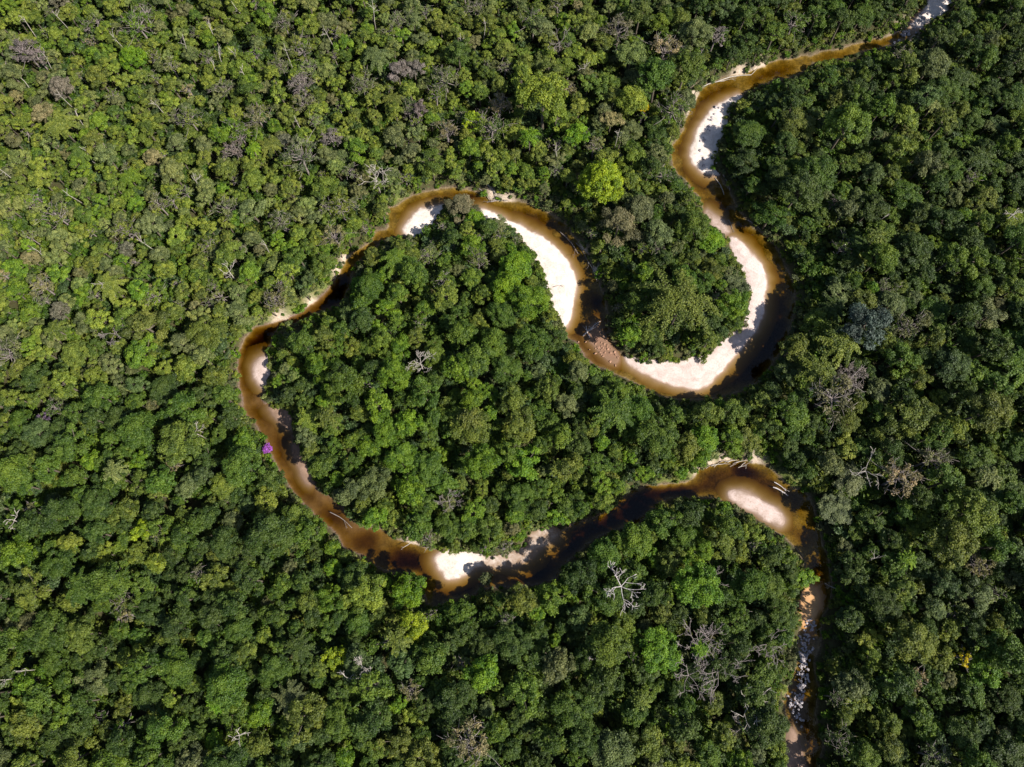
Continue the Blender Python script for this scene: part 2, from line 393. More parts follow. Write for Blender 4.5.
class Proto: pass
def make_proto(seed, form, Rr, Hh, leaf=.42, dens=.8, barkm=None):
    g = np.random.default_rng(seed); P = Proto(); P.form, P.R, P.H = form, Rr, Hh
    T = Tubes()
    if form in ('plume', 'palm'):
        C, Nn, Sz, Vv = [], [], [], []
        nf = 38 if form == 'plume' else 15
        top = Hh-Rr*.12
        for i in range(nf):
            a = 6.283*i/nf*(1 if form == 'palm' else 2.618)+g.normal(0, .12)
            reach = Rr*(g.uniform(.45, 1.05) if form == 'plume' else g.uniform(.85, 1.05)); rise = Rr*g.uniform(.05, .3)
            if form == 'plume': a0 = (g.normal(0, Rr*.16), g.normal(0, Rr*.16))
            else: a0 = (0, 0)
            m = 14; u = np.linspace(.08, 1, m)
            px_ = a0[0]+np.cos(a)*reach*u; py_ = a0[1]+np.sin(a)*reach*u; pz_ = top+rise*np.sin(u*1.9)-Rr*.42*u**2.4
            wv = g.uniform(.2, .8)
            per = 26 if form == 'plume' else 9
            for x, y, z, uu in zip(px_, py_, pz_, u):
                wd = (Rr*.055 if form == 'plume' else Rr*.07)*(1.4-uu*.8)
                cc = np.array((x, y, z))+g.normal(0, 1, (per, 3))*np.array((wd, wd, wd*.6))
                C.append(cc); q = g.normal(0, .4, (per, 3))+np.array((math.cos(a)*.3*uu, math.sin(a)*.3*uu, .9)); Nn.append(q/np.linalg.norm(q, axis=1)[:, None])
                Sz.append(leaf*g.uniform(.7, 1.4, per)); Vv.append(np.clip(wv+g.normal(0, .15, per), 0, 1))
            T.tube(np.stack([px_[::3], py_[::3], pz_[::3]-.1], 1), np.linspace(.1, .03, len(px_[::3])), 4)
        C = np.vstack(C); Nn = np.vstack(Nn); Sz = np.concatenate(Sz); Vv = np.concatenate(Vv)
        T2 = Tubes()
        T2.tube([(0,0,-1.2),(g.normal(0,.3),0,Hh*.5),(0,0,top)], [.035*Rr+.15, .03*Rr+.1, .02*Rr+.08], 7)
        T2.V += [v for v in T.V] if False else []
        nb = len(T2.V); T2.V += T.V; T2.F += [tuple(i+nb for i in f) for f in T.F]
        T = T2
    else:
        L = lobes_for(g, form, Rr, Hh)
        C, Nn, Sz, Vv = leaves_on(g, L, leaf, dens*(.33 if form == 'sparse' else 1), True, rag=.11 if form == 'round' else .19)
        r0 = .16+.035*Rr; fk = Hh-Rr*1.15 if Hh > Rr*2 else Hh*.45
        fk = max(fk, Hh*.3)
        T.tube([(0,0,-1.2),(g.normal(0,.15),g.normal(0,.15),fk*.5),(0,0,fk),(g.normal(0,.3),g.normal(0,.3),Hh-Rr*.5)], [r0*1.35, r0, r0*.85, r0*.35], 7)
        for (x, y, z, r) in L[::(1 if form == 'sparse' else 2)]:
            s = np.array((0, 0, fk+g.uniform(0, .4)*(Hh-fk)*.6)); e = np.array((x, y, z))
            mid = (s+e)/2+g.normal(0, .06*Rr, 3); mid[2] -= .05*Rr
            T.tube([s, mid, e], [r0*.45, r0*.3, .05], 5)
            if form == 'sparse':
                for _ in range(4):
                    d = g.normal(0, 1, 3); d[2] = abs(d[2])*.7
                    T.tube([e-(e-mid)*g.uniform(0,.5), e+d*r*.7, e+d*r*1.25+g.normal(0,.2,3)], [.10, .07, .04], 4)
    V, Fq = quads(g, C, Nn, Sz)
    P.crown = mesh_np(form+'_crown', V, Fq, LEAF, False, {'leafv': Vv})
    P.trunk = T.mesh(form+'_trunk', barkm or (GREYBARK if form == 'sparse' else BARK))
    return P

PROTO = {}
def add(key, *a, **k): PROTO[key] = make_proto(100+len(PROTO), *a, **k)
for i, (f, r, h) in enumerate([('dome',6.6,19),('dome',5.2,17),('dome',4.2,15),('dome',3.4,12.5),('dome',2.6,10),('dome',4.6,16),
                 ('lumpy',6.4,19),('lumpy',5.0,17),('lumpy',4.0,14.5),('lumpy',3.1,12),('lumpy',5.4,18),
                 ('spread',7.6,20),('spread',5.2,17),('spread',3.8,14),('round',8.0,19),('round',4.2,14),('round',2.5,10),
                 ('sparse',5.2,16),('sparse',3.8,14),('sparse',2.8,12),('sparse',6.4,18)]):
    add(f'{f}{i}', f, r, h)
add('plumeA', 'plume', 13.5, 22, leaf=.5); add('plumeB', 'plume', 6.0, 17, leaf=.5)
add('palmA', 'palm', 3.6, 13, leaf=.4); add('palmB', 'palm', 2.8, 10, leaf=.35)
add('shrubA', 'shrub', 1.5, 2.2, leaf=.3, dens=.7); add('shrubB', 'shrub', 2.1, 3.3, leaf=.34, dens=.7); add('shrubC', 'shrub', 1.0, 1.3, leaf=.26, dens=.7)

# ------------------------------------------------------------------ colours (linear albedo)
TINT = {
 'dark green': (.030,.052,.011), 'deep green': (.046,.084,.012), 'mid green': (.070,.110,.015), 'olive green': (.088,.110,.020),
 'yellow-green': (.125,.160,.025), 'lime green': (.145,.190,.018), 'fresh green': (.082,.148,.014), 'blue-green': (.046,.074,.026),
 'grey-green': (.088,.102,.044), 'grey-brown': (.105,.098,.048), 'purple-grey': (.125,.102,.092), 'blue-grey': (.052,.070,.058),
 'yellow': (.36,.27,.012), 'purple': (.26,.08,.32), 'dull purple': (.11,.075,.125), 'tan': (.20,.165,.085), 'pale green': (.13,.155,.050)}
REG = {  # weights also paint in cloud shade: dark left, bottom, right, bright upper left
 'ul': (('mid green',14),('olive green',18),('yellow-green',24),('grey-green',11),('grey-brown',6),('deep green',5),('fresh green',12),('pale green',13),('purple-grey',.8),('tan',2)),
 'loop': (('mid green',20),('deep green',22),('fresh green',20),('olive green',15),('dark green',10),('yellow-green',5),('grey-green',4),('grey-brown',2.5),('blue-green',4)),
 'left': (('mid green',20),('deep green',34),('dark green',40),('olive green',13),('yellow-green',5),('fresh green',6),('grey-green',5),('blue-green',6),('grey-brown',2.5)),
 'bottom': (('mid green',20),('deep green',30),('dark green',28),('olive green',13),('yellow-green',8),('fresh green',9),('grey-green',4),('blue-green',5),('grey-brown',3)),
 'right': (('mid green',18),('deep green',30),('dark green',34),('olive green',16),('yellow-green',5),('grey-green',8),('blue-green',7),('grey-brown',4),('fresh green',3)),
}
REGC = {k: ([c for c, _ in v], np.cumsum([w for _, w in v])/sum(w for _, w in v)) for k, v in REG.items()}
def region(px, py):
    px += random.gauss(0, 18); py += random.gauss(0, 18)
    if 300 < px < 760 and 205 < py < 560 and py > 205+abs(px-480)*.3: return 'loop'
    if px > 640: return 'right' if px > 700 or py < 420 else 'bottom'
    if py < 330-.12*px+60 and px < 640: return 'ul'
    if px < 300 and py < 640: return 'left'
    return 'bottom'
def pick_colour(px, py, x, y):
    names, cum = REGC[region(px, py)]
    # neighbouring trees of one stand tend to share a colour
    if random.random() < .3:
        u = float(vnoise(x/13+50, y/13+50)*.9+.05)
    else: u = random.random()
    return names[int(np.searchsorted(cum, u))]

# ------------------------------------------------------------------ terrain
def axis(lo, hi, flo, fhi, step):
    core = list(np.arange(flo, fhi, step)); out = []
    s = step; v = flo
    while v > lo: s *= 1.25; v -= s; out.append(v)
    left = out[::-1]; out = []; s = step; v = core[-1]
    while v < hi: s *= 1.25; v += s; out.append(v)
    return np.array(left+core+out)
GRm = ground_material()
ax = axis(-2600, 2600, -150, 240, .75); ay = axis(-2600, 3200, -80, 285, .75)
XX, YY = np.meshgrid(ax, ay)
D = d_ch(XX, YY)
far = (YY > 420) | (YY < -200) | (abs(XX) > 420)
D = np.where(far, -60, D)
ZZ = ground(XX, YY, D)
pX, pY = px0(XX, YY)
ZB = [None]*len(BARP)
GBAR = [sdf(b, GXX, GYY) for b in BARP]
barmax = np.max(np.array([bil(G, pX, pY) for G in GBAR]), 0)
ZZ = np.where(barmax > -3, np.minimum(ZZ, np.where(D > -1.0, -.5, ZZ)), ZZ)
ny, nx = XX.shape
idx = np.arange(nx*ny).reshape(ny, nx)
Fg = np.stack([idx[:-1,:-1], idx[:-1,1:], idx[1:,1:], idx[1:,:-1]], -1).reshape(-1, 4)
GRASSY = [(300,300,30),(275,314,24),(255,322,18),(325,285,18),(685,470,20),(700,455,22),(660,478,18),(780,465,20),(800,485,14),(795,650,14),(792,690,14),(790,730,16),(400,195,14),(680,200,12),(440,548,12),(620,495,14),(330,490,10),(665,145,12)]
PALEB = [(682,105,10),(690,95,7),(345,259,5),(337,271,5),(312,303,5),(470,180,5),(492,196,6),(695,468,6),(708,463,7),(725,460,6),(905,36,12),(760,68,8),(740,74,8),(581,250,6),(594,270,6),(505,200,8),(413,541,9),(530,550,6),(280,318,8),(755,458,7)]
gr = np.zeros_like(XX); pl = np.zeros_like(XX)
for a, b, r in GRASSY: gr = np.maximum(gr, np.exp(-((pX-a)**2+(pY-b)**2)/(r*r)))
for a, b, r in PALEB: pl = np.maximum(pl, np.exp(-((pX-a)**2+(pY-b)**2)/(r*r)))
mud = np.zeros_like(XX)  # brown bed tone, also darkened in place of cloud shade on the left reach
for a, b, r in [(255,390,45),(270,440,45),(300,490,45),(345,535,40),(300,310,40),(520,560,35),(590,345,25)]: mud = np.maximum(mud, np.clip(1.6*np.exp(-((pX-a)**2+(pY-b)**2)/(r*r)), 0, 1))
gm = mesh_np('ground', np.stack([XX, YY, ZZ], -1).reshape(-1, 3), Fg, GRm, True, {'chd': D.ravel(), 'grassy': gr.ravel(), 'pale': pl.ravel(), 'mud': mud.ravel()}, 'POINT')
tag(link('ground', gm), 'dark forest floor with bare earth river banks', kind='structure')

# river water: one closed body, its bed is the ground
wx0, wx1, wy0, wy1 = -700, 700, -400, 800
V = [(x, y, z) for z in (-9, 0) for (x, y) in ((wx0,wy0),(wx1,wy0),(wx1,wy1),(wx0,wy1))]
Fw = [(3,2,1,0),(4,5,6,7),(0,1,5,4),(1,2,6,5),(2,3,7,6),(3,0,4,7)]
tag(link('river', mesh_np('river', V, Fw, water_material())), 'clear amber brown winding river', kind='structure')

# sandbars
SANDW = sand_material('white_sand', (.60,.525,.48), (.47,.40,.355), (.19,.13,.09))
SANDP = sand_material('pink_sand', (.45,.355,.325), (.35,.27,.235), (.16,.11,.08))
MUD = sand_material('brown_sand', (.30,.20,.15), (.23,.15,.11), (.13,.085,.06))
bar_mat = [SANDW, SANDP, SANDP, SANDW, SANDW, SANDP, MUD, MUD, SANDW, SANDP, SANDW, MUD, MUD]
bar_mat[2] = sand_material('cream_sand', (.50,.415,.385), (.40,.32,.29), (.19,.13,.09))
bar_mat.append(sand_material('red_mud', (.22,.12,.08), (.15,.085,.06), (.14,.085,.055)))
bar_mat[11] = sand_material('orange_sand', (.50,.30,.15), (.40,.23,.11), (.34,.19,.09))
bar_top = [.75,.3,.9,.95,.7,.5,.28,.25,.62,.55,.6,.3,.3,.25]
def bar_z(i, x, y):
    p, q = px0(x, y)
    d = bil(GBAR[i], p, q)*.42+(fbm(x/4, y/4, 3)-.5)*1.6
    up = bar_top[i]*(1-np.exp(-np.maximum(d, 0)/2.6))+.10*(fbm(x/2.2+9, y/2.2, 3)-.5)*sstep(0, 2, d)
    if i == 8:                                                     # only the western end is dry sand
        up = up*(1-.82*sstep(470, 492, p))
    return np.where(d > 0, up, .15*d-.004*d*d), d
for i, b in enumerate(BARP):
    wx, wy = unproj(b[:, 0], b[:, 1], 0)
    xs = np.arange(wx.min()-6, wx.max()+6, .45); ys = np.arange(wy.min()-6, wy.max()+6, .45)
    X, Y = np.meshgrid(xs, ys); Z, d = bar_z(i, X, Y)
    keep = d > -6.5
    id_ = np.arange(X.size).reshape(X.shape)
    f = np.stack([id_[:-1,:-1], id_[:-1,1:], id_[1:,1:], id_[1:,:-1]], -1).reshape(-1, 4)
    f = f[keep.ravel()[f].all(1)]
    used, inv = np.unique(f, return_inverse=True)
    Vb = np.stack([X, Y, Z], -1).reshape(-1, 3)[used]
    tag(link('sandbar', mesh_np('sandbar', Vb, inv.reshape(-1, 4), bar_mat[i], True)), BARS[i][0], 'sandbar', kind='structure')

# ------------------------------------------------------------------ tree placement
TREES = []          # dict(x,y,z,r,h,key,s,col,px,py,rp,hand)
cell = 6.0; grid = {}
def near_ok(x, y, r, k=.67):
    ci, cj = int(x//cell), int(y//cell); m = 4
    for i in range(ci-m, ci+m+1):
        for j in range(cj-m, cj+m+1):
            for (a, b, q) in grid.get((i, j), ()):
                if (a-x)**2+(b-y)**2 < (k*(q+r)*(1 if min(q, r) > 2.2 else .86))**2: return False
    return True
def put(x, y, z, key, s, col, hand=None, sz=1):
    P = PROTO[key]; r = P.R*s
    zc = z+P.H*s*sz-.35*r
    p, q, dep = proj(x, y, zc)
    grid.setdefault((int(x//cell), int(y//cell)), []).append((x, y, r*(.55 if P.form == 'sparse' and hand is None else 1)))
    TREES.append(dict(x=x, y=y, z=z, r=r, key=key, s=s, col=col, px=float(p), py=float(q), rp=r*F/float(dep), hand=hand, sz=sz))
def at_crown(px, py, hh):
    """ground point of a tree whose crown centre (hh above ground) is seen at px,py"""
    z = 2.0
    for _ in range(4):
        x, y = unproj(px, py, z+hh); z = float(ground(np.array([x]), np.array([y]))[0])
    return float(x), float(y), z
FORM_KEYS = {}
for k, P in PROTO.items(): FORM_KEYS.setdefault(P.form, []).append(k)
def best_key(form, Rm):
    return min(FORM_KEYS[form], key=lambda k: abs(PROTO[k].R-Rm))
# crowns one can single out in the view: px, py, radius px, colour, form, label
LOWH = {(462,208):.5,(475,218):.6,(500,225):.45,(735,285):.55,(806,577):.5,(750,131):.6,(745,161):.6,(772,215):.7,(835,510):.5,(850,480):.6,(712,238):.7,(515,262):.8,(720,205):.6}
HAND = [
 (545,92,24,'yellow-green','spread','broad yellow-green spreading crown above the upper river arc, widest tree there'),
 (556,112,11,'yellow-green','lumpy','yellow-green lumpy crown merging into the lower right of the broad spreading tree'),
 (603,175,19,'lime green','round','dense round lime green crown, brightest tree north of the upper river arc'),
 (645,107,5,'yellow','round','small golden yellow flowering tree left of the first river bend'),
 (633,94,13,'yellow-green','dome','rounded yellow-green crown touching the small golden yellow tree'),
 (577,131,10,'fresh green','dome','fresh green dome between the lime round tree and the broad spreading tree'),
 (680,310,30,'olive green','plume','huge olive feathery crown with radiating plumes inside the right river loop'),
 (872,322,19,'blue-grey','lumpy','broad blue-grey crown standing out in the forest right of the river'),
 (266,447,4.3,'purple','round','small vivid purple flowering tree at the west bank edge'),
 (42,418,6,'dull purple','sparse','dull purple flowering tree alone in the forest far left'),
 (130,54,12,'fresh green','round','fresh green round crown with black shade under it, upper left forest'),
 (95,74,10,'olive green','dome','olive dome left of the fresh green round crown in the upper left'),
 (473,118,9,'lime green','round','small lime dome below a dull purple crown north of the river arc'),
 (138,530,9,'lime green','lumpy','lime green crown with dark gaps in the left forest'),
 (152,562,9,'yellow-green','dome','yellow-green dome just below the lime crown in the left forest'),
 (102,553,9,'yellow-green','lumpy','yellow-green ragged crown left of the twin bright crowns'),
 (334,657,10,'lime green','lumpy','bright lime crown south of the lower river, left of a bare tree'),
 (366,592,16,'yellow-green','lumpy','large yellow-green crown leaning over the south bank of the dark bend'),
 (409,590,15,'fresh green','lumpy','fresh green crown jutting north into the dark lower bend'),
 (412,625,13,'lime green','lumpy','lime green lumpy crown behind the crown jutting into the bend'),
 (485,578,6,'grey-green','round','small grey-green tree standing out over the shaded lower river'),
 (598,712,5,'yellow-green','round','small yellow ball crown in the dark forest below the white dead tree'),
 (701,700,5,'lime green','round','small lime crown right under the tangle of bare branches'),
 (620,222,15,'grey-brown','lumpy','dull grey-brown crown just below the round lime green tree'),
 (367,284,12,'deep green','dome','tall deep green tree shading the river at the narrow left arm'),
 (359,318,11,'dark green','dome','dark green tree on the inner bank where the left arm darkens'),
 (302,342,11,'deep green','dome','deep green tree on the inner bank just before the left bend'),
 (690,513,12,'dark green','dome','dark green tree on the south bank west of the oval pool sandbar'),
 (662,520,13,'deep green','lumpy','deep green tree shading the dark reach, fourth from its west end'),
 (636,541,15,'mid green','dome','mid green tree shading the dark reach, third from its west end'),
 (606,552,14,'deep green','dome','deep green tree shading the dark reach, second from its west end'),
 (582,576,15,'dark green','lumpy','dark green tree at the west end of the dark shaded reach'),
 (552,597,13,'mid green','lumpy','mid green tree on the south bank below the brown sand tail'),
 (520,600,13,'olive green','dome','olive tree on the south bank below the brown sand tail'),
 (461,612,12,'deep green','dome','deep green tree on the south bank below the white sand patch'),
 (640,205,13,'grey-green','dome','grey-green crown to the lower right of the round lime tree'),
 (840,345,15,'olive green','plume','olive feathery crown left below the blue-grey tree'),
 (818,372,13,'olive green','plume','smaller olive feathery crown on the east bank of the right bend'),
 (852,120,18,'mid green','dome','mid green dome in the forest south of the straight upper reach'),
 (772,215,14,'deep green','lumpy','deep green crown leaning over the east bank above the right bend'),
 (750,131,13,'deep green','dome','deep green dome casting purple shade on the first sandbar'),
 (745,161,13,'dark green','lumpy','dark green crown beside the lower half of the first sandbar'),
 (870,636,9,'yellow-green','lumpy','yellowish crown beside a black gap east of the stony stream'),
 (968,658,8,'yellow','sparse','thin mustard yellow crown in the lower right forest'),
 (945,655,11,'olive green','dome','olive crown with a mustard tinge left of the thin yellow crown'),
 (915,680,10,'tan','sparse','tan half-bare crown in the lower right forest'),
 (21,47,12,'purple-grey','sparse','purple-grey thin crown nearest the upper left corner'),
 (36,56,7,'purple-grey','sparse','small purple-grey crown beside the corner purple-grey one'),
 (233,148,9,'purple-grey','sparse','purple-grey thin crown with a blue tinge in the upper left forest'),
 (300,80,10,'purple-grey','sparse','purple-grey thin crown left of the darker stand at the top'),
 (330,137,9,'purple-grey','sparse','faded purple crown midway between top edge and river arc'),
 (397,70,9,'purple-grey','lumpy','pinkish purple crown in the forest above the arc, left one of a pair'),
 (414,65,8,'purple-grey','lumpy','pinkish purple crown in the forest above the arc, right one of a pair'),
 (500,103,10,'tan','sparse','pinkish tan thin crown left of the broad yellow-green tree'),
 (446,128,9,'grey-brown','sparse','grey-brown thin crown above the white sandbar at the arc'),
 (420,108,7,'purple-grey','lumpy','small dusty pink crown north of the river arc'),
 (300,155,14,'grey-green','sparse','washed-out grey crown in the forest left of the river arc'),
 (665,45,12,'tan','sparse','tan thin crown near the top above the first river bend'),
 (716,33,8,'purple-grey','sparse','thin mauve crown beside a dark gap north of the upper reach'),
 (620,25,12,'grey-brown','sparse','grey-brown thin crown near the top centre'),
 (838,392,19,'grey-brown','sparse','wide dull brown crown with bare twigs right of the right bend'),
 (855,375,12,'purple-grey','sparse','mauve-brown twiggy crown beside the wide dull brown one'),
 (905,478,16,'tan','sparse','tan crown with bare limbs in the right forest'),
 (835,510,17,'grey-green','spread','grey-green spreading crown east of the lower right pool'),
 (850,480,13,'grey-green','dome','grey-green dome just above the spreading grey crown by the pool'),
 (955,540,20,'olive green','dome','large olive dome in the right forest east of the pool'),
 (915,640,19,'olive green','spread','broad speckled olive crown in the lower right forest'),
 (640,410,14,'deep green','dome','deep green dome on the south bank across from the crescent sandbar'),
 (500,225,8,'grey-green','lumpy','grey-green tree poking over the broad white sandbar'),
 (462,208,13,'grey-brown','lumpy','grey-brown crown splitting the two white sandbars of the arc'),
 (475,218,9,'fresh green','dome','fresh green crown beside the grey one between the two sandbars'),
 (515,262,15,'fresh green','dome','bright fresh green dome against the inner edge of the broad sandbar'),
 (530,300,16,'fresh green','spread','wide fresh green crown along the lower half of the broad sandbar'),
 (505,285,13,'fresh green','dome','fresh green dome one row in from the broad sandbar'),
 (712,238,12,'fresh green','dome','fresh green dome left of the north tip of the crescent sandbar'),
 (735,285,12,'grey-green','lumpy','grey-green ragged tree half over the crescent sandbar'),
 (806,577,9,'fresh green','lumpy','green crown pinching the stream below the lower right pool'),
 (660,20,9,'mid green','dome','mid green dome left of a tan crown at the very top'),
 (432,192,0,'','',''),
]
for (px, py, rp, col, form, lab) in HAND:
    if rp == 0: continue
    Rm = rp*.42*(1.0+.0006*(597-py))
    k = best_key(form, Rm); P = PROTO[k]; s = float(np.clip(Rm/P.R, .6, 1.6)); 
    sz = LOWH.get((px, py), 1)
    x, y, z = at_crown(px, py, P.H*s*sz-.35*Rm)
    put(x, y, z, k, s, col, lab, sz)

def crown_clear(x, y, z, P, s, tol):
    r = P.R*s
    p, q, dep = proj(x, y, z+P.H*s-.4*r); rp = r*F/dep
    an = np.linspace(0, 2*math.pi, 13)[:-1]
    v = bil(G_CH, p+rp*.92*np.cos(an), q+rp*.92*np.sin(an)).max()
    v = max(v, float(bil(G_CH, p, q)))
    return v < tol

LOWZ = [(282,368,20),(832,532,24),(735,135,40),(738,150,34),(745,112,22),(760,90,16),(805,290,28),(745,208,20),(790,235,22),(835,655,26),(447,212,22),(425,232,16),(825,505,30),(604,262,34),(594,225,24),(800,250,34),(812,500,30),(775,460,22),(610,300,22),(570,205,20)]
X0, X1, Y0, Y1 = -330, 330, -150, 330
SIZES = [(('spread11','round14','lumpy6','dome0'), 1500, 1.0), (('dome1','lumpy7','spread12','lumpy10','dome5','sparse20','plumeB'), 6000, 1.0),
         (('dome2','lumpy8','spread13','round15','dome3','sparse17','sparse18'), 16000, 1.0), (('lumpy9','dome4','dome3','round16','sparse19','dome3'), 26000, 1.0)]
wt = {'plumeB': .25, 'sparse20': .4, 'sparse17': .7, 'sparse18': .7, 'sparse19': .7, 'round14': .25, 'round15': .5, 'round16': .5}
for lvl, (keys, n, _) in enumerate(SIZES):
    xs = rng.uniform(X0, X1, n); ys = rng.uniform(Y0, Y1, n)
    ds = d_ch(xs, ys); zs = ground(xs, ys, ds)
    qx, qy, _d = proj(xs, ys, zs+12)
    for x, y, d, z, a, b in zip(xs, ys, ds, zs, qx, qy):
        if d > -.9 or not (-110 < a < 1134 and -110 < b < 880): continue
        gap = vnoise(x/11+90, y/11+30)
        if d < -12 and gap < (.17 if a > 620 else .10) and lvl < 3: continue
        ul = a < 620 and b < 330-.1*a and b < 320
        if ul and lvl == 0: continue
        if ul and lvl == 1 and random.random() < .72: continue
        if lvl == 0 and random.random() < .35: continue
        key = random.choice(keys)
        if random.random() > wt.get(key, 1): key = keys[0] if key != keys[0] else keys[-1]
        if PROTO[key].form == 'sparse' and not ul and random.random() < .55: key = random.choice([k for k in keys if PROTO[k].form in ('dome', 'lumpy')])
        s = random.uniform(.74, 1.22)*(.92 if ul else 1)
        P = PROTO[key]
        if d > -17 and P.H*s > 9.5 and any((a-u)**2+(b-v)**2 < w*w for u, v, w in LOWZ): continue
        if not near_ok(x, y, P.R*s): continue
        if d > -32 and not crown_clear(x, y, z, P, s, .3 if (a > 770 and b < 90) or (790 < a < 812 and b > 560) or (245 < a < 335 and 290 < b < 345) else (3.6 if a < 400 else 2.4)): continue
        col = pick_colour(float(a), float(b), x, y)
        if col == 'grey-brown' and P.R*s > 3.9 and P.form != 'sparse': col = 'grey-green'
        if P.form == 'sparse' and random.random() < .65: col = random.choice(('grey-brown','grey-green','grey-green','tan','olive green','pale green','mid green'))
        rg = region(float(a), float(b))
        sz = random.uniform(.88, 1.0) if rg == 'ul' else (random.uniform(.74, 1.22) if rg == 'right' else random.uniform(.8, 1.12))
        if d > -17: sz = min(sz, 1.0)
        put(float(x), float(y), float(z), key, s, col, None, sz)

# riverbank shrubs: individual ones nearest the water, the rest undergrowth
SHRUBS = []
xs = rng.uniform(-140, 235, 60000); ys = rng.uniform(-75, 280, 60000)
ds = d_ch(xs, ys); zs = ground(xs, ys, ds); sh = {}
for x, y, d, z in zip(xs, ys, ds, zs):
    if not (-14 < d < -.1): continue
    key = random.choice(('shrubA','shrubB','shrubC')) if d > -5 else 'shrubB'
    P = PROTO[key]; s = random.uniform(.75, 1.3)
    pp, qq = px0(x, y)
    if max(np.exp(-((pp-a)**2+(qq-b)**2)/(r*r)) for a, b, r in PALEB) > .72: continue
    if max(np.exp(-((pp-a)**2+(qq-b)**2)/(r*r*.6)) for a, b, r in GRASSY) > .5 and random.random() < .25: continue
    if not crown_clear(x, y, z, P, s, 2.6): continue
    c = (int(x//1.7), int(y//1.7))
    if any((c[0]+i, c[1]+j) in sh and (sh[(c[0]+i, c[1]+j)][0]-x)**2+(sh[(c[0]+i, c[1]+j)][1]-y)**2 < (.85*P.R*s)**2 for i in (-1,0,1) for j in (-1,0,1)): continue
    sh[c] = (x, y); SHRUBS.append((float(x), float(y), float(z), key, s, float(d)))

# ------------------------------------------------------------------ labels by landmark
LM = [('the round lime tree',603,175),('the broad yellow-green tree',545,92),('the small golden tree',645,107),('the huge feathery tree',682,318),
 ('the blue-grey tree',872,322),('the white dead tree',622,583),('the bare branch tangle',708,668),('the purple tree',266,447),
 ('the broad white sandbar',550,270),('the arc\'s small sandbar',420,218),('the crescent sandbar',745,345),('the oval pool sandbar',757,507),
 ('the lower white sand patch',452,565),('the pale left-bend beach',262,372),('the boulder stream',803,670),('the driftwood pile',725,463),
 ('the pale bank at the first bend',684,104),('the top left corner',0,0),('the bottom left corner',0,767),('the top right corner',1024,0),
 ('the bottom right corner',1024,767),('the left edge\'s middle',0,383),('the bottom edge\'s middle',512,767),('the right edge\'s middle',1024,383),
 ('the upstream sand spit',922,12),('the top edge\'s middle',512,0),('the grassy bank by the left bend',300,300),('the purple far-left tree',42,418),
 ('the fresh green round crown top left',130,54),('the twin bright crowns at left',146,546),('the shaded brown tail of sand',530,550),('the river\'s dark lower bend',405,568)]
NUM = {0:'touching',1:'one crown',2:'two crowns',3:'three crowns',4:'four crowns',5:'five crowns',6:'six crowns',7:'seven crowns',8:'eight crowns',9:'nine crowns'}
def direction(dx, dy):
    a = math.degrees(math.atan2(-dy, dx)) % 360
    return ['right of','upper right of','above','upper left of','left of','lower left of','below','lower right of'][int((a+22.5)//45) % 8]
seen_lab = set()
def loc_label(lead, px, py, extra=''):
    c = sorted(LM, key=lambda l: (l[1]-px)**2+(l[2]-py)**2)
    for l in c[:6]:
        d = math.hypot(l[1]-px, l[2]-py); k = int(round(d/20))
        di = direction(px-l[1], py-l[2])
        t = f"{lead} {NUM.get(k, str(k)+' crowns')}{' at' if k == 0 else ''} {di} {l[0]}"
        if k == 0: t = f"{lead} close to the {di.replace(' of', '')} side of {l[0]}" if 'above' not in di and 'below' not in di else f"{lead} close {di} {l[0]}"
        if t not in seen_lab and len(t.split()) <= 16:
            seen_lab.add(t); return t
    for l in c[:8]:
        d = math.hypot(l[1]-px, l[2]-py)
        t = f"{lead} roughly {int(round(d/5)*2)} metres {direction(px-l[1], py-l[2])} {l[0]}"
        if t not in seen_lab and len(t.split()) <= 16:
            seen_lab.add(t); return t
    return t

FW = {'dome': 'domed', 'lumpy': 'lumpy', 'spread': 'flat spreading', 'round': 'smooth round', 'sparse': 'thin twiggy', 'plume': 'feathery'}
def jitter(c, a=.13):
    k = random.uniform(1-a, 1+a)
    return tuple(max(.002, v*k*random.uniform(.95, 1.05)) for v in c)

REGM = {k: np.array([sum(TINT[c][i]*w for c, w in v)/sum(w for _, w in v) for i in range(3)]) for k, v in REG.items()}
def blend(col, px, py, f=.30):
    m = REGM[region(px, py)]; c = np.array(TINT[col]); return tuple(c*(1-f)+m*f)
def tree_object(name, t, label, cat, group, trunk=True):
    P = PROTO[t['key']]
    e = bpy.data.objects.new(name, None); COL.objects.link(e); e.empty_display_size = 1
    e.location = (t['x'], t['y'], t['z']); e.scale = (t['s']*random.uniform(.93,1.07), t['s']*random.uniform(.93,1.07), t['s']*t.get('sz', 1))
    e.rotation_euler = (random.gauss(0,.03), random.gauss(0,.03), random.uniform(0, 6.283))
    tag(e, label, cat, group)
    c = link('crown', P.crown, e); c['tint'] = list(jitter(blend(t['col'], t['px'], t['py'], .3) if 'px' in t and not t.get('hand') else TINT[t['col']]))
    if trunk: link('trunk', P.trunk, e)
    return e

vis = [t for t in TREES if 2 < t['px'] < 1022 and 2 < t['py'] < 765]
hand = [t for t in vis if t['hand']]
auto = sorted([t for t in vis if not t['hand']], key=lambda t: -t['rp'])
pick = hand+auto[:288-len(hand)]
pid = set(id(t) for t in pick)
rest = [t for t in TREES if id(t) not in pid]
for t in hand: seen_lab.add(t['hand'])
for t in pick:
    f = PROTO[t['key']].form
    size = 'large' if t['rp'] > 18 else ('medium' if t['rp'] > 14 else 'small')
    lab = t['hand'] or loc_label(f"{size} {t['col']} {FW[f]} crown", t['px'], t['py'])
    tree_object('broadleaf_tree', t, lab, 'tree', 'rainforest trees around the winding river')

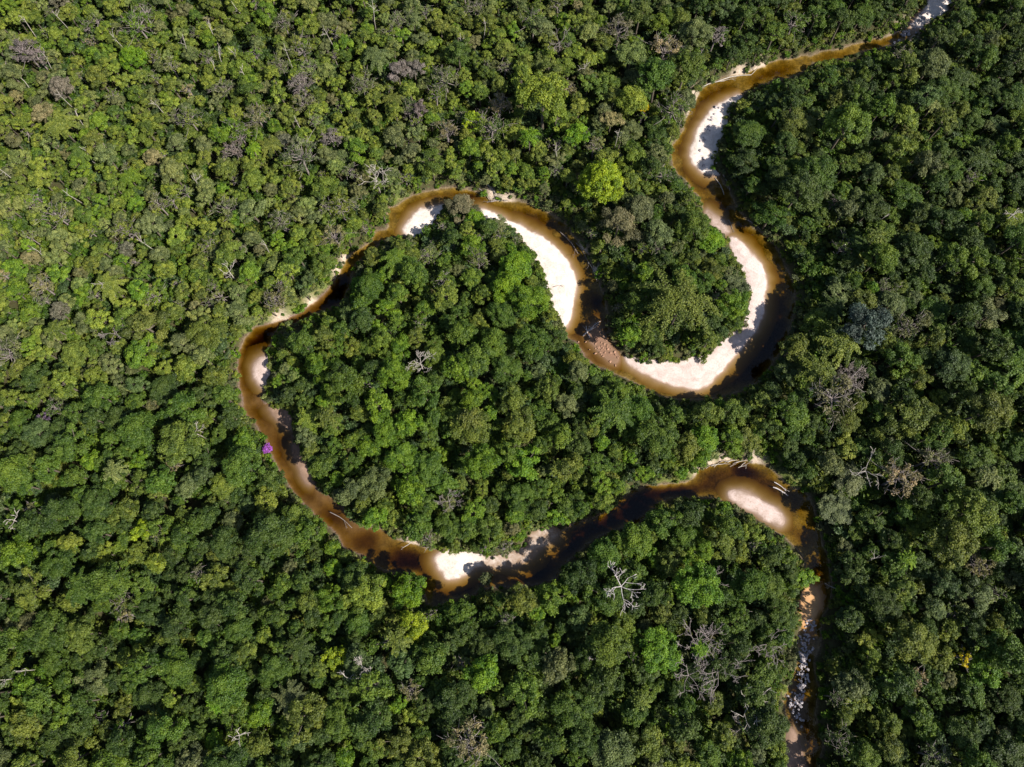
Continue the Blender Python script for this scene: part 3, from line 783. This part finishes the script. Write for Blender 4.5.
# palms
for (px, py) in [(256,152),(118,470),(700,650),(905,560),(560,470),(640,700),(470,420),(400,640),(930,110),(985,480),(220,700),(530,140),(875,240),(330,420),(60,330)]:
    key = random.choice(('palmA','palmB')); P = PROTO[key]; s = 1.25
    x, y, z = at_crown(px, py, P.H*s)
    t = dict(x=x, y=y, z=z+3.5, s=s, key=key, col=random.choice(('pale green','fresh green','olive green')))
    tree_object('palm_tree', t, loc_label('star-shaped palm crown', px, py), 'palm tree', 'palms scattered in the canopy')

# stuff: the rest of the forest, instanced inside one object
def scatter(name, items, label, objs):
    """items: list of (x,y,z,key,s,col)"""
    keys = sorted(set(i[3] for i in items)); kidx = {k: n for n, k in enumerate(keys)}
    me = bpy.data.meshes.new(name); n = len(items)
    me.vertices.add(n); me.vertices.foreach_set('co', np.array([i[:3] for i in items], np.float32).ravel())
    def at(nm, typ, vals, field):
        a = me.attributes.new(nm, typ, 'POINT'); a.data.foreach_set(field, np.array(vals, np.int32 if typ == 'INT' else np.float32).ravel())
    at('kind_i', 'INT', [kidx[i[3]] for i in items], 'value')
    at('rot', 'FLOAT_VECTOR', [(random.gauss(0,.04), random.gauss(0,.04), random.uniform(0,6.283)) for _ in items], 'vector')
    at('scl', 'FLOAT_VECTOR', [(i[4]*random.uniform(.9,1.1), i[4]*random.uniform(.9,1.1), i[4]*(i[6] if len(i) > 6 else 1)) for i in items], 'vector')
    at('tint', 'FLOAT_VECTOR', [jitter(i[5] if not isinstance(i[5], str) else TINT[i[5]]) for i in items], 'vector')
    o = link(name, me); tag(o, label, kind='stuff')
    ng = bpy.data.node_groups.new(name+'_nodes', 'GeometryNodeTree')
    ng.interface.new_socket('Geometry', in_out='INPUT', socket_type='NodeSocketGeometry'); ng.interface.new_socket('Geometry', in_out='OUTPUT', socket_type='NodeSocketGeometry')
    gi = ng.nodes.new('NodeGroupInput'); go = ng.nodes.new('NodeGroupOutput')
    jn = ng.nodes.new('GeometryNodeJoinGeometry')
    for k in reversed(keys):                   # join lists the last linked input first
        g2i = ng.nodes.new('GeometryNodeGeometryToInstance')
        jj = ng.nodes.new('GeometryNodeJoinGeometry')
        for ob in objs[k]:
            oi = ng.nodes.new('GeometryNodeObjectInfo'); oi.transform_space = 'ORIGINAL'; oi.inputs['Object'].default_value = ob
            ng.links.new(oi.outputs['Geometry'], jj.inputs[0])
        ng.links.new(jj.outputs[0], g2i.inputs[0]); ng.links.new(g2i.outputs[0], jn.inputs[0])
    ip = ng.nodes.new('GeometryNodeInstanceOnPoints'); ip.inputs['Pick Instance'].default_value = True
    ng.links.new(gi.outputs[0], ip.inputs['Points']); ng.links.new(jn.outputs[0], ip.inputs['Instance'])
    def na(nm, typ):
        a = ng.nodes.new('GeometryNodeInputNamedAttribute'); a.data_type = typ; a.inputs['Name'].default_value = nm; return a.outputs['Attribute']
    ng.links.new(na('kind_i', 'INT'), ip.inputs['Instance Index'])
    e2r = ng.nodes.new('FunctionNodeEulerToRotation'); ng.links.new(na('rot', 'FLOAT_VECTOR'), e2r.inputs[0]); ng.links.new(e2r.outputs[0], ip.inputs['Rotation'])
    ng.links.new(na('scl', 'FLOAT_VECTOR'), ip.inputs['Scale'])
    ng.links.new(ip.outputs[0], go.inputs[0])
    md = o.modifiers.new('scatter', 'NODES'); md.node_group = ng
    return o

# riverbank shrub objects
SHRUBS.sort(key=lambda s: -s[5])
vs = []; under = []
for s in SHRUBS:
    a, b, _ = proj(s[0], s[1], s[2]+1)
    if 5 < a < 1019 and 5 < b < 762 and len(vs) < 110 and random.random() < .35: vs.append(s+(float(a), float(b)))
    else: under.append(s)
SC = ('fresh green','yellow-green','olive green','mid green','grey-green','pale green')
for s in vs:
    col = random.choice(SC)
    t = dict(x=s[0], y=s[1], z=s[2], s=s[4], key=s[3], col=col)
    tree_object('shrub', t, loc_label(f"{col} riverbank shrub", s[6], s[7]), 'shrub', 'shrubs along the river banks')

proto_obj = {}
for o in list(COL.objects):
    if o.parent is not None and o.name.split('.')[0] in ('crown', 'trunk'):
        for k, P in PROTO.items():
            if o.data == P.crown: proto_obj.setdefault(k, {})['c'] = o
            if o.data == P.trunk: proto_obj.setdefault(k, {})['t'] = o
items = [(t['x'], t['y'], t['z'], t['key'], t['s'], blend(t['col'], t['px'], t['py']), t['sz']) for t in rest]
# every crown form that stands only in the mass still needs a source: swap to the nearest form in view
def ensure(k):
    if k in proto_obj: return k
    c = [q for q in proto_obj if PROTO[q].form == PROTO[k].form] or [q for q in proto_obj if PROTO[q].form == 'dome']
    return min(c, key=lambda q: abs(PROTO[q].R-PROTO[k].R))
it2 = []
for i in items:
    k = ensure(i[3]); it2.append((i[0], i[1], i[2], k, i[4]*PROTO[i[3]].R/PROTO[k].R, i[5], i[6]))
objs = {k: [v['c'], v['t']] for k, v in proto_obj.items()}
scatter('forest', it2, 'dense mixed rainforest canopy filling the land beyond the separate trees', objs)
# understorey
n = 34000
xs = rng.uniform(X0, X1, n); ys = rng.uniform(Y0, Y1, n); ds = d_ch(xs, ys); zs = ground(xs, ys, ds)
qx, qy, _d = proj(xs, ys, zs+3)
ui = [(s[0], s[1], s[2], s[3], s[4], random.choice(SC)) for s in under]
for x, y, d, z, a, b in zip(xs, ys, ds, zs, qx, qy):
    if d > -4 or not (-100 < a < 1124 and -100 < b < 870): continue
    if d > -20 and not crown_clear(x, y, z, PROTO['shrubB'], 1.5, 0): continue
    ui.append((float(x), float(y), float(z), 'shrubB' if random.random() < .7 else 'shrubA', random.uniform(1.1, 2.1), random.choice(('dark green','deep green','mid green','olive green','blue-green'))))
scatter('undergrowth', ui, 'low green undergrowth between the trunks and on the banks', objs)

# ------------------------------------------------------------------ dead trees, snags
def dead_tree(px, py, spread, hh, mat, label, seed, depth=3, r0=.3, nmain=5, minr=.07, up=.12, base_drop=0):
    g = np.random.default_rng(seed)
    x, y, z = at_crown(px, py, hh)
    e = bpy.data.objects.new('dead_tree', None); COL.objects.link(e); e.location = (x, y, z)
    tag(e, label, 'dead tree', 'bare dead trees in the forest')
    T = Tubes(); fork = hh-spread*.25
    T.tube([(0,0,-1),(g.normal(0,.2),g.normal(0,.2),fork*.5),(0,0,fork)], [r0*1.5, r0*1.2, r0], 7)
    link('trunk', T.mesh('dead_trunk', mat), e)
    T = Tubes()
    a0 = g.uniform(0, 6.28)
    for i in range(nmain):
        a = a0+6.283*i/nmain+g.normal(0, .25)
        limb(T, g, np.array((0, 0, fork-.1*i)), np.array((math.cos(a), math.sin(a), .35)), spread*g.uniform(.42, .6), r0*.62, depth, .6, up, 4, 5, minr*.7)
    link('branches', T.mesh('dead_branches', mat), e)
DT = [(622,586,9,20,WHITEBARK,'large bleached white dead tree with forked bare limbs south of the lower river',5,3,.24,5,.08),
 (697,645,9,17,GREYBARK,'grey leafless tree at the top of the bare branch tangle',6,3,.2,6,.09),
 (720,672,10,17,GREYBARK,'grey leafless tree in the middle of the bare branch tangle',7,3,.22,6,.09),
 (690,676,8,16,GREYBARK,'grey leafless tree at the lower left of the bare branch tangle',8,3,.2,5,.09),
 (712,640,7,16,GREYBARK,'grey leafless tree at the upper right of the bare branch tangle',28,3,.2,5,.09),
 (752,706,9,16,PALEBARK,'pale dead tree with long bare limbs below right of the branch tangle',9,2,.2,4,.1),
 (770,645,7,15,GREYBARK,'bare grey tree leaning near the left bank of the boulder stream',10,3,.18,5,.08),
 (714,578,6,16,GREYBARK,'small bare tree halfway between the white dead tree and the pool',11,2,.16,4,.08),
 (360,678,6.5,17,PALEBARK,'pale bare tree in a dark gap south of the lower bend',12,3,.2,5,.09),
 (598,658,5,15,PALEBARK,'short pale dead tree with low limbs below the white dead tree',13,2,.2,3,.09),
 (420,362,6,17,PALEBARK,'pale bare tree in the middle of the central loop forest',14,3,.16,5,.08),
 (449,500,5,15,GREYBARK,'bare grey-pink tree in the lower loop forest',15,3,.14,5,.07),
 (375,176,8,16,PALEBARK,'pale grey dead tree with curved limbs northwest of the river arc',16,3,.2,5,.1),
 (238,736,4.5,16,PALEBARK,'cream dead tree near the bottom of the left forest',17,2,.2,4,.1),
 (868,470,8,17,PALEBARK,'pale forked dead tree in the forest right of the pool',18,2,.2,4,.1),
 (112,332,7,15,GREYBARK,'grey bare tree in the left forest',19,3,.16,5,.08),
 (193,432,5,14,PALEBARK,'small pale bare tree in the forest west of the purple tree',20,3,.14,4,.07),
 (462,190+10,0,0,None,'',0,0,0,0,0),
 (610,345,0,0,None,'',0,0,0,0,0),
 (820,392,5,16,PALEBARK,'pale bare tree at the left edge of the wide dull brown crown',21,3,.16,4,.08),
 (228,262+8,5,15,PALEBARK,'thin pale bare tree in the forest west of the grassy bank',22,2,.15,4,.08),
 (560,40,6,15,GREYBARK,'grey bare tree near the top edge above the spreading tree',23,3,.15,5,.07),
 (745,728,6,14,GREYBARK,'low bare grey tree near the bottom beside the stream',24,3,.15,5,.07),
 (1015,213,4,17,PALEBARK,'white dead tree at the right edge above the blue-grey tree',25,2,.22,4,.1),
 (12,520,4,15,PALEBARK,'white dead limb tree at the left edge of the forest',26,2,.2,3,.1)]
for d in DT:
    if d[4] is None: continue
    dead_tree(*d[:6], seed=d[6], depth=d[7], r0=d[8], nmain=d[9], minr=d[10])

# pale snags: bare standing trunks
SN = [(117,36),(211,30),(210,54),(212,59),(240,69),(233,45),(41,57),(60,90),(70,115),(12,73),(68,188),(5,172),(378,172),(455,38),(618,130),(142,12),(175,40),(52,10),(330,30),(88,150),(160,100),(285,52),(480,20),(590,58),(690,62),(885,215),(885,561),(8,678),(20,672),(300,120),(190,180),(30,250),(100,285),(150,240),(260,240),(240,5),(370,8),(20,20),(560,150)]
for i, (px, py) in enumerate(SN):
    g = np.random.default_rng(300+i); hh = float(g.uniform(17.5, 20.5))
    x, y, z = at_crown(px, py, hh-2)
    e = bpy.data.objects.new('dead_tree', None); COL.objects.link(e); e.location = (x, y, z)
    e.rotation_euler = (g.normal(0, .10), g.normal(0, .10), g.uniform(0, 6.28))
    tag(e, loc_label('slim pale leafless trunk', px, py), 'dead tree', 'slim bare trunks poking from the canopy')
    T = Tubes(); b = g.normal(0, .35, 2)
    T.tube([(0,0,-1),(b[0],b[1],hh*.5),(b[1],b[0],hh*.8),(b[0]*.6,-b[1],hh)], [.19,.15,.11,.05], 6); link('trunk', T.mesh('snag_trunk', PALEBARK), e)
    T = Tubes()
    for k in range(g.integers(2, 5)):
        a = g.uniform(0, 6.28); limb(T, g, np.array((b[1], b[0], hh*g.uniform(.72, .9))), np.array((math.cos(a), math.sin(a), .9)), g.uniform(1.2, 2.6), .1, 1, .5, .2, 3, 5, .04)
    link('branches', T.mesh('snag_branches', PALEBARK), e)

# ------------------------------------------------------------------ logs and driftwood
def surf(x, y):
    z = float(ground(np.array([x]), np.array([y]))[0])
    for i in range(len(BARP)):
        p, q = px0(x, y)
        if bil(GBAR[i], p, q) > -2: z = max(z if bil(G_CH, p, q) < 0 else -9, float(bar_z(i, np.array([x]), np.array([y]))[0][0]))
    return max(z, -.05)
def log(p0, p1, r, label, seed, mat=PALEBARK, twigs=2, bow=.06):
    g = np.random.default_rng(seed)
    a = np.array(unproj(*p0, 0)); b = np.array(unproj(*p1, 0)); L = np.linalg.norm(b-a)
    nrm = np.array((-(b-a)[1], (b-a)[0]))/max(L, .01)
    P = []
    for i in range(6):
        u = i/5; q = a+(b-a)*u+nrm*math.sin(u*3.14)*L*bow*g.uniform(.8, 1.2); P.append((q[0], q[1], 0))
    zz = max(surf(P[0][0], P[0][1]), surf(P[3][0], P[3][1]), surf(P[-1][0], P[-1][1]))+r*.6
    c = np.array(P[0]); Q = [np.array((x-c[0], y-c[1], g.normal(0, .05))) for x, y, _ in P]
    e = bpy.data.objects.new('fallen_log', None); COL.objects.link(e); e.location = (c[0], c[1], zz)
    tag(e, label, 'log', 'driftwood and fallen trunks along the river')
    T = Tubes(); T.tube(Q, np.linspace(r, r*.5, 6), 7); link('trunk', T.mesh('log', mat), e)
    if twigs:
        T = Tubes()
        for k in range(twigs):
            i = g.integers(2, 6); d = (Q[5]-Q[0])/L+np.array((*g.normal(0, .7, 2), .25))
            limb(T, g, Q[i], d, L*g.uniform(.15, .3), r*.45, 1, .5, .05, 3, 5, .05)
        link('branches', T.mesh('log_branches', mat), e)
LOGS = [((773,487),(788,496),.28,'pale straight trunk lying in the lower right pool, lower of two',WHITEBARK),
 ((774,482),(786,491),.2,'pale straight trunk lying in the lower right pool, upper of two',WHITEBARK),
 ((716,82),(751,75),.34,'long pale log along the north bank of the upper reach',PALEBARK),
 ((698,90),(724,82),.32,'pale log pointing from the pale bank toward the upper reach',PALEBARK),
 ((484,184),(497,199),.32,'pale trunk slanting down to the river at the arc top',PALEBARK),
 ((479,190),(492,203),.26,'second slanting trunk beside the one at the arc top',GREYBARK),
 ((491,202),(508,201),.36,'thick grey log lying along the outer bank of the arc',GREYBARK),
 ((583,336),(596,327),.25,'white branchy snag stuck in the narrows below the broad sandbar',WHITEBARK),
 ((590,338),(586,326),.22,'white upright branch in the narrows beside the branchy snag',WHITEBARK),
 ((590,330),(601,321),.2,'white limb at the top of the snag jam in the narrows',WHITEBARK),
 ((553,288),(563,286),.13,'thin stick lying on the broad white sandbar',GREYBARK),
 ((560,232),(578,254),.2,'grey log along the outer bank of the arc beside the shallows',GREYBARK),
 ((576,243),(588,262),.2,'grey log on the outer bank just below the first bank log',GREYBARK),
 ((588,262),(597,282),.2,'grey log on the outer bank opposite the broad sandbar',PALEBARK),
 ((722,176),(729,192),.28,'brown log at the foot of the first sandbar, left one',GREYBARK),
 ((715,178),(724,195),.24,'pink-grey log at the foot of the first sandbar, lower one',PALEBARK),
 ((747,221),(764,235),.22,'grey log at the east bank above the right bend',GREYBARK),
 ((228,352),(240,354),.2,'pale log reaching out from the west bank at the left bend',WHITEBARK),
 ((416,538),(404,548),.22,'pale log on the north bank beside the dark bend',PALEBARK),
 ((330,512),(352,528),.2,'brown log lying in the shallows of the lower left reach',GREYBARK),
 ((838,590),(822,583),.2,'pale log crossing toward the stream from the east bank',PALEBARK),
 ((728,220),(732,229),.2,'dark branch by the pink sand strip',GREYBARK)]
for i, (a, b, r, lab, m) in enumerate(LOGS): log(a, b, r, lab, 500+i, m, 3 if 'branchy' in lab else 1)
g = np.random.default_rng(77)
for i in range(16):
    cx = 703+i*2.7; cy = 468-4*math.sin(i/15*3.1)+g.normal(0, 2.2); a = g.normal(-.5, .35); L = g.uniform(6, 12)
    log((cx, cy), (cx+L*math.cos(a), cy+L*math.sin(a)*.8), g.uniform(.12, .24), 'bleached stick in the driftwood pile above the lower right pool', 600+i, random.choice((PALEBARK, GREYBARK, PALEBARK)), 1)
for o in COL.objects:
    if o.get('label', '').startswith('bleached stick'): o['group'] = 'sticks of the driftwood pile'

# ------------------------------------------------------------------ boulders
ROCKW = bark_material('pale_rock', (.19,.17,.175), (.43,.39,.40)); ROCKB = bark_material('brown_rock', (.16,.09,.06), (.36,.21,.14))
import bmesh
def rock_mesh(seed, mat):
    bm = bmesh.new(); bmesh.ops.create_icosphere(bm, subdivisions=2, radius=1); g = np.random.default_rng(seed)
    k = g.normal(0, 1, (5, 3))
    for v in bm.verts:
        c = np.array(v.co); f = 1+sum(.13*math.sin(2.2*float(c@q)+i) for i, q in enumerate(k)); v.co = c*f
        v.co.z *= .62
    me = bpy.data.meshes.new('rock'); bm.to_mesh(me); bm.free(); me.materials.append(mat)
    for p in me.polygons: p.use_smooth = False
    return me
RW = [rock_mesh(i, ROCKW) for i in range(4)]; RB = [rock_mesh(10+i, ROCKB) for i in range(3)]
def rocks(n, path, wid, size, ms, where, group, seed):
    g = np.random.default_rng(seed); P = np.array(path, float)
    for i in range(n):
        u = g.random()*(len(P)-1); k = int(u); q = P[k]+(P[k+1]-P[k])*(u-k)+g.normal(0, wid, 2)
        x, y = unproj(*q, 0); x, y = float(x), float(y); s = g.uniform(*size)
        o = link('boulder', ms[g.integers(len(ms))], None, (x, y, max(surf(x, y), -.35)+s*.22)); o.scale = (s, s*g.uniform(.7, 1.1), s*g.uniform(.8, 1.2)); o.rotation_euler[2] = g.uniform(0, 6.28)
        tag(o, where, 'boulder', group)
rocks(172, [(811,622),(806,640),(804,655),(802,670),(803,685),(800,700)], 3.2, (.22,.55), RW, 'pale boulder strewn in the narrow stream bed', 'boulders of the narrow stream', 1)
rocks(30, [(790,696),(794,705),(797,712),(805,722)], 3.2, (.25,.6), RW, 'pale boulder in the cluster on the stream left bank', 'boulders on the stream bank', 2)
rocks(50, [(590,338),(604,348),(616,360)], 5.5, (.2,.55), RB, 'reddish brown rock in the narrows below the broad sandbar', 'reddish rocks of the narrows', 3)
rocks(24, [(896,40),(905,32),(915,26),(925,12)], 2.6, (.45,1.0), RW, 'pale boulder beside the upstream sand spit', 'boulders by the upstream spit', 4)
rocks(18, [(712,165),(700,160),(706,130),(722,108)], 3.0, (.35,.8), RW, 'pale stone on the shaded first sandbar', 'stones on the first sandbar', 5)

# ------------------------------------------------------------------ light, sky, camera
az = math.atan2(.86, -.51); el = R(45)
sd = np.array((math.sin(az)*math.cos(el), math.cos(az)*math.cos(el), math.sin(el)))
sun = bpy.data.lights.new('sun', 'SUN'); sun.energy = 4.9; sun.angle = R(.6); sun.color = (1, .95, .86)
so = bpy.data.objects.new('sun', sun); COL.objects.link(so)
from mathutils import Vector
so.rotation_euler = Vector(sd).to_track_quat('Z', 'Y').to_euler()
so.location = (200, -160, 250)
w = bpy.data.worlds.new('World'); S.world = w; w.use_nodes = True
nt = w.node_tree; bg = nt.nodes['Background']
sky = nt.nodes.new('ShaderNodeTexSky'); sky.sky_type = 'NISHITA'; sky.sun_disc = False; sky.sun_elevation = el; sky.sun_rotation = az
nt.links.new(sky.outputs[0], bg.inputs[0]); bg.inputs[1].default_value = .08

cam = bpy.data.cameras.new('camera'); co = bpy.data.objects.new('camera', cam); COL.objects.link(co)
cam.sensor_width = 36; cam.lens = 36*F/W; cam.clip_end = 8000; cam.clip_start = 1
co.location = (0, 0, CAMH); co.rotation_euler = (TILT, 0, 0)
S.camera = co
S.view_settings.view_transform = 'Standard'; S.view_settings.look = 'None'; S.view_settings.gamma = 1; S.view_settings.exposure = 1.05
c = S.cycles
c.max_bounces = 5; c.diffuse_bounces = 3; c.glossy_bounces = 2; c.transmission_bounces = 3; c.transparent_max_bounces = 8; c.volume_bounces = 0
c.sample_clamp_indirect = 6
c.use_adaptive_sampling = False
print('trees', len(TREES), 'picked', len(pick), 'shrubs', len(vs), 'under', len(ui), 'min rp', min(t['rp'] for t in pick))
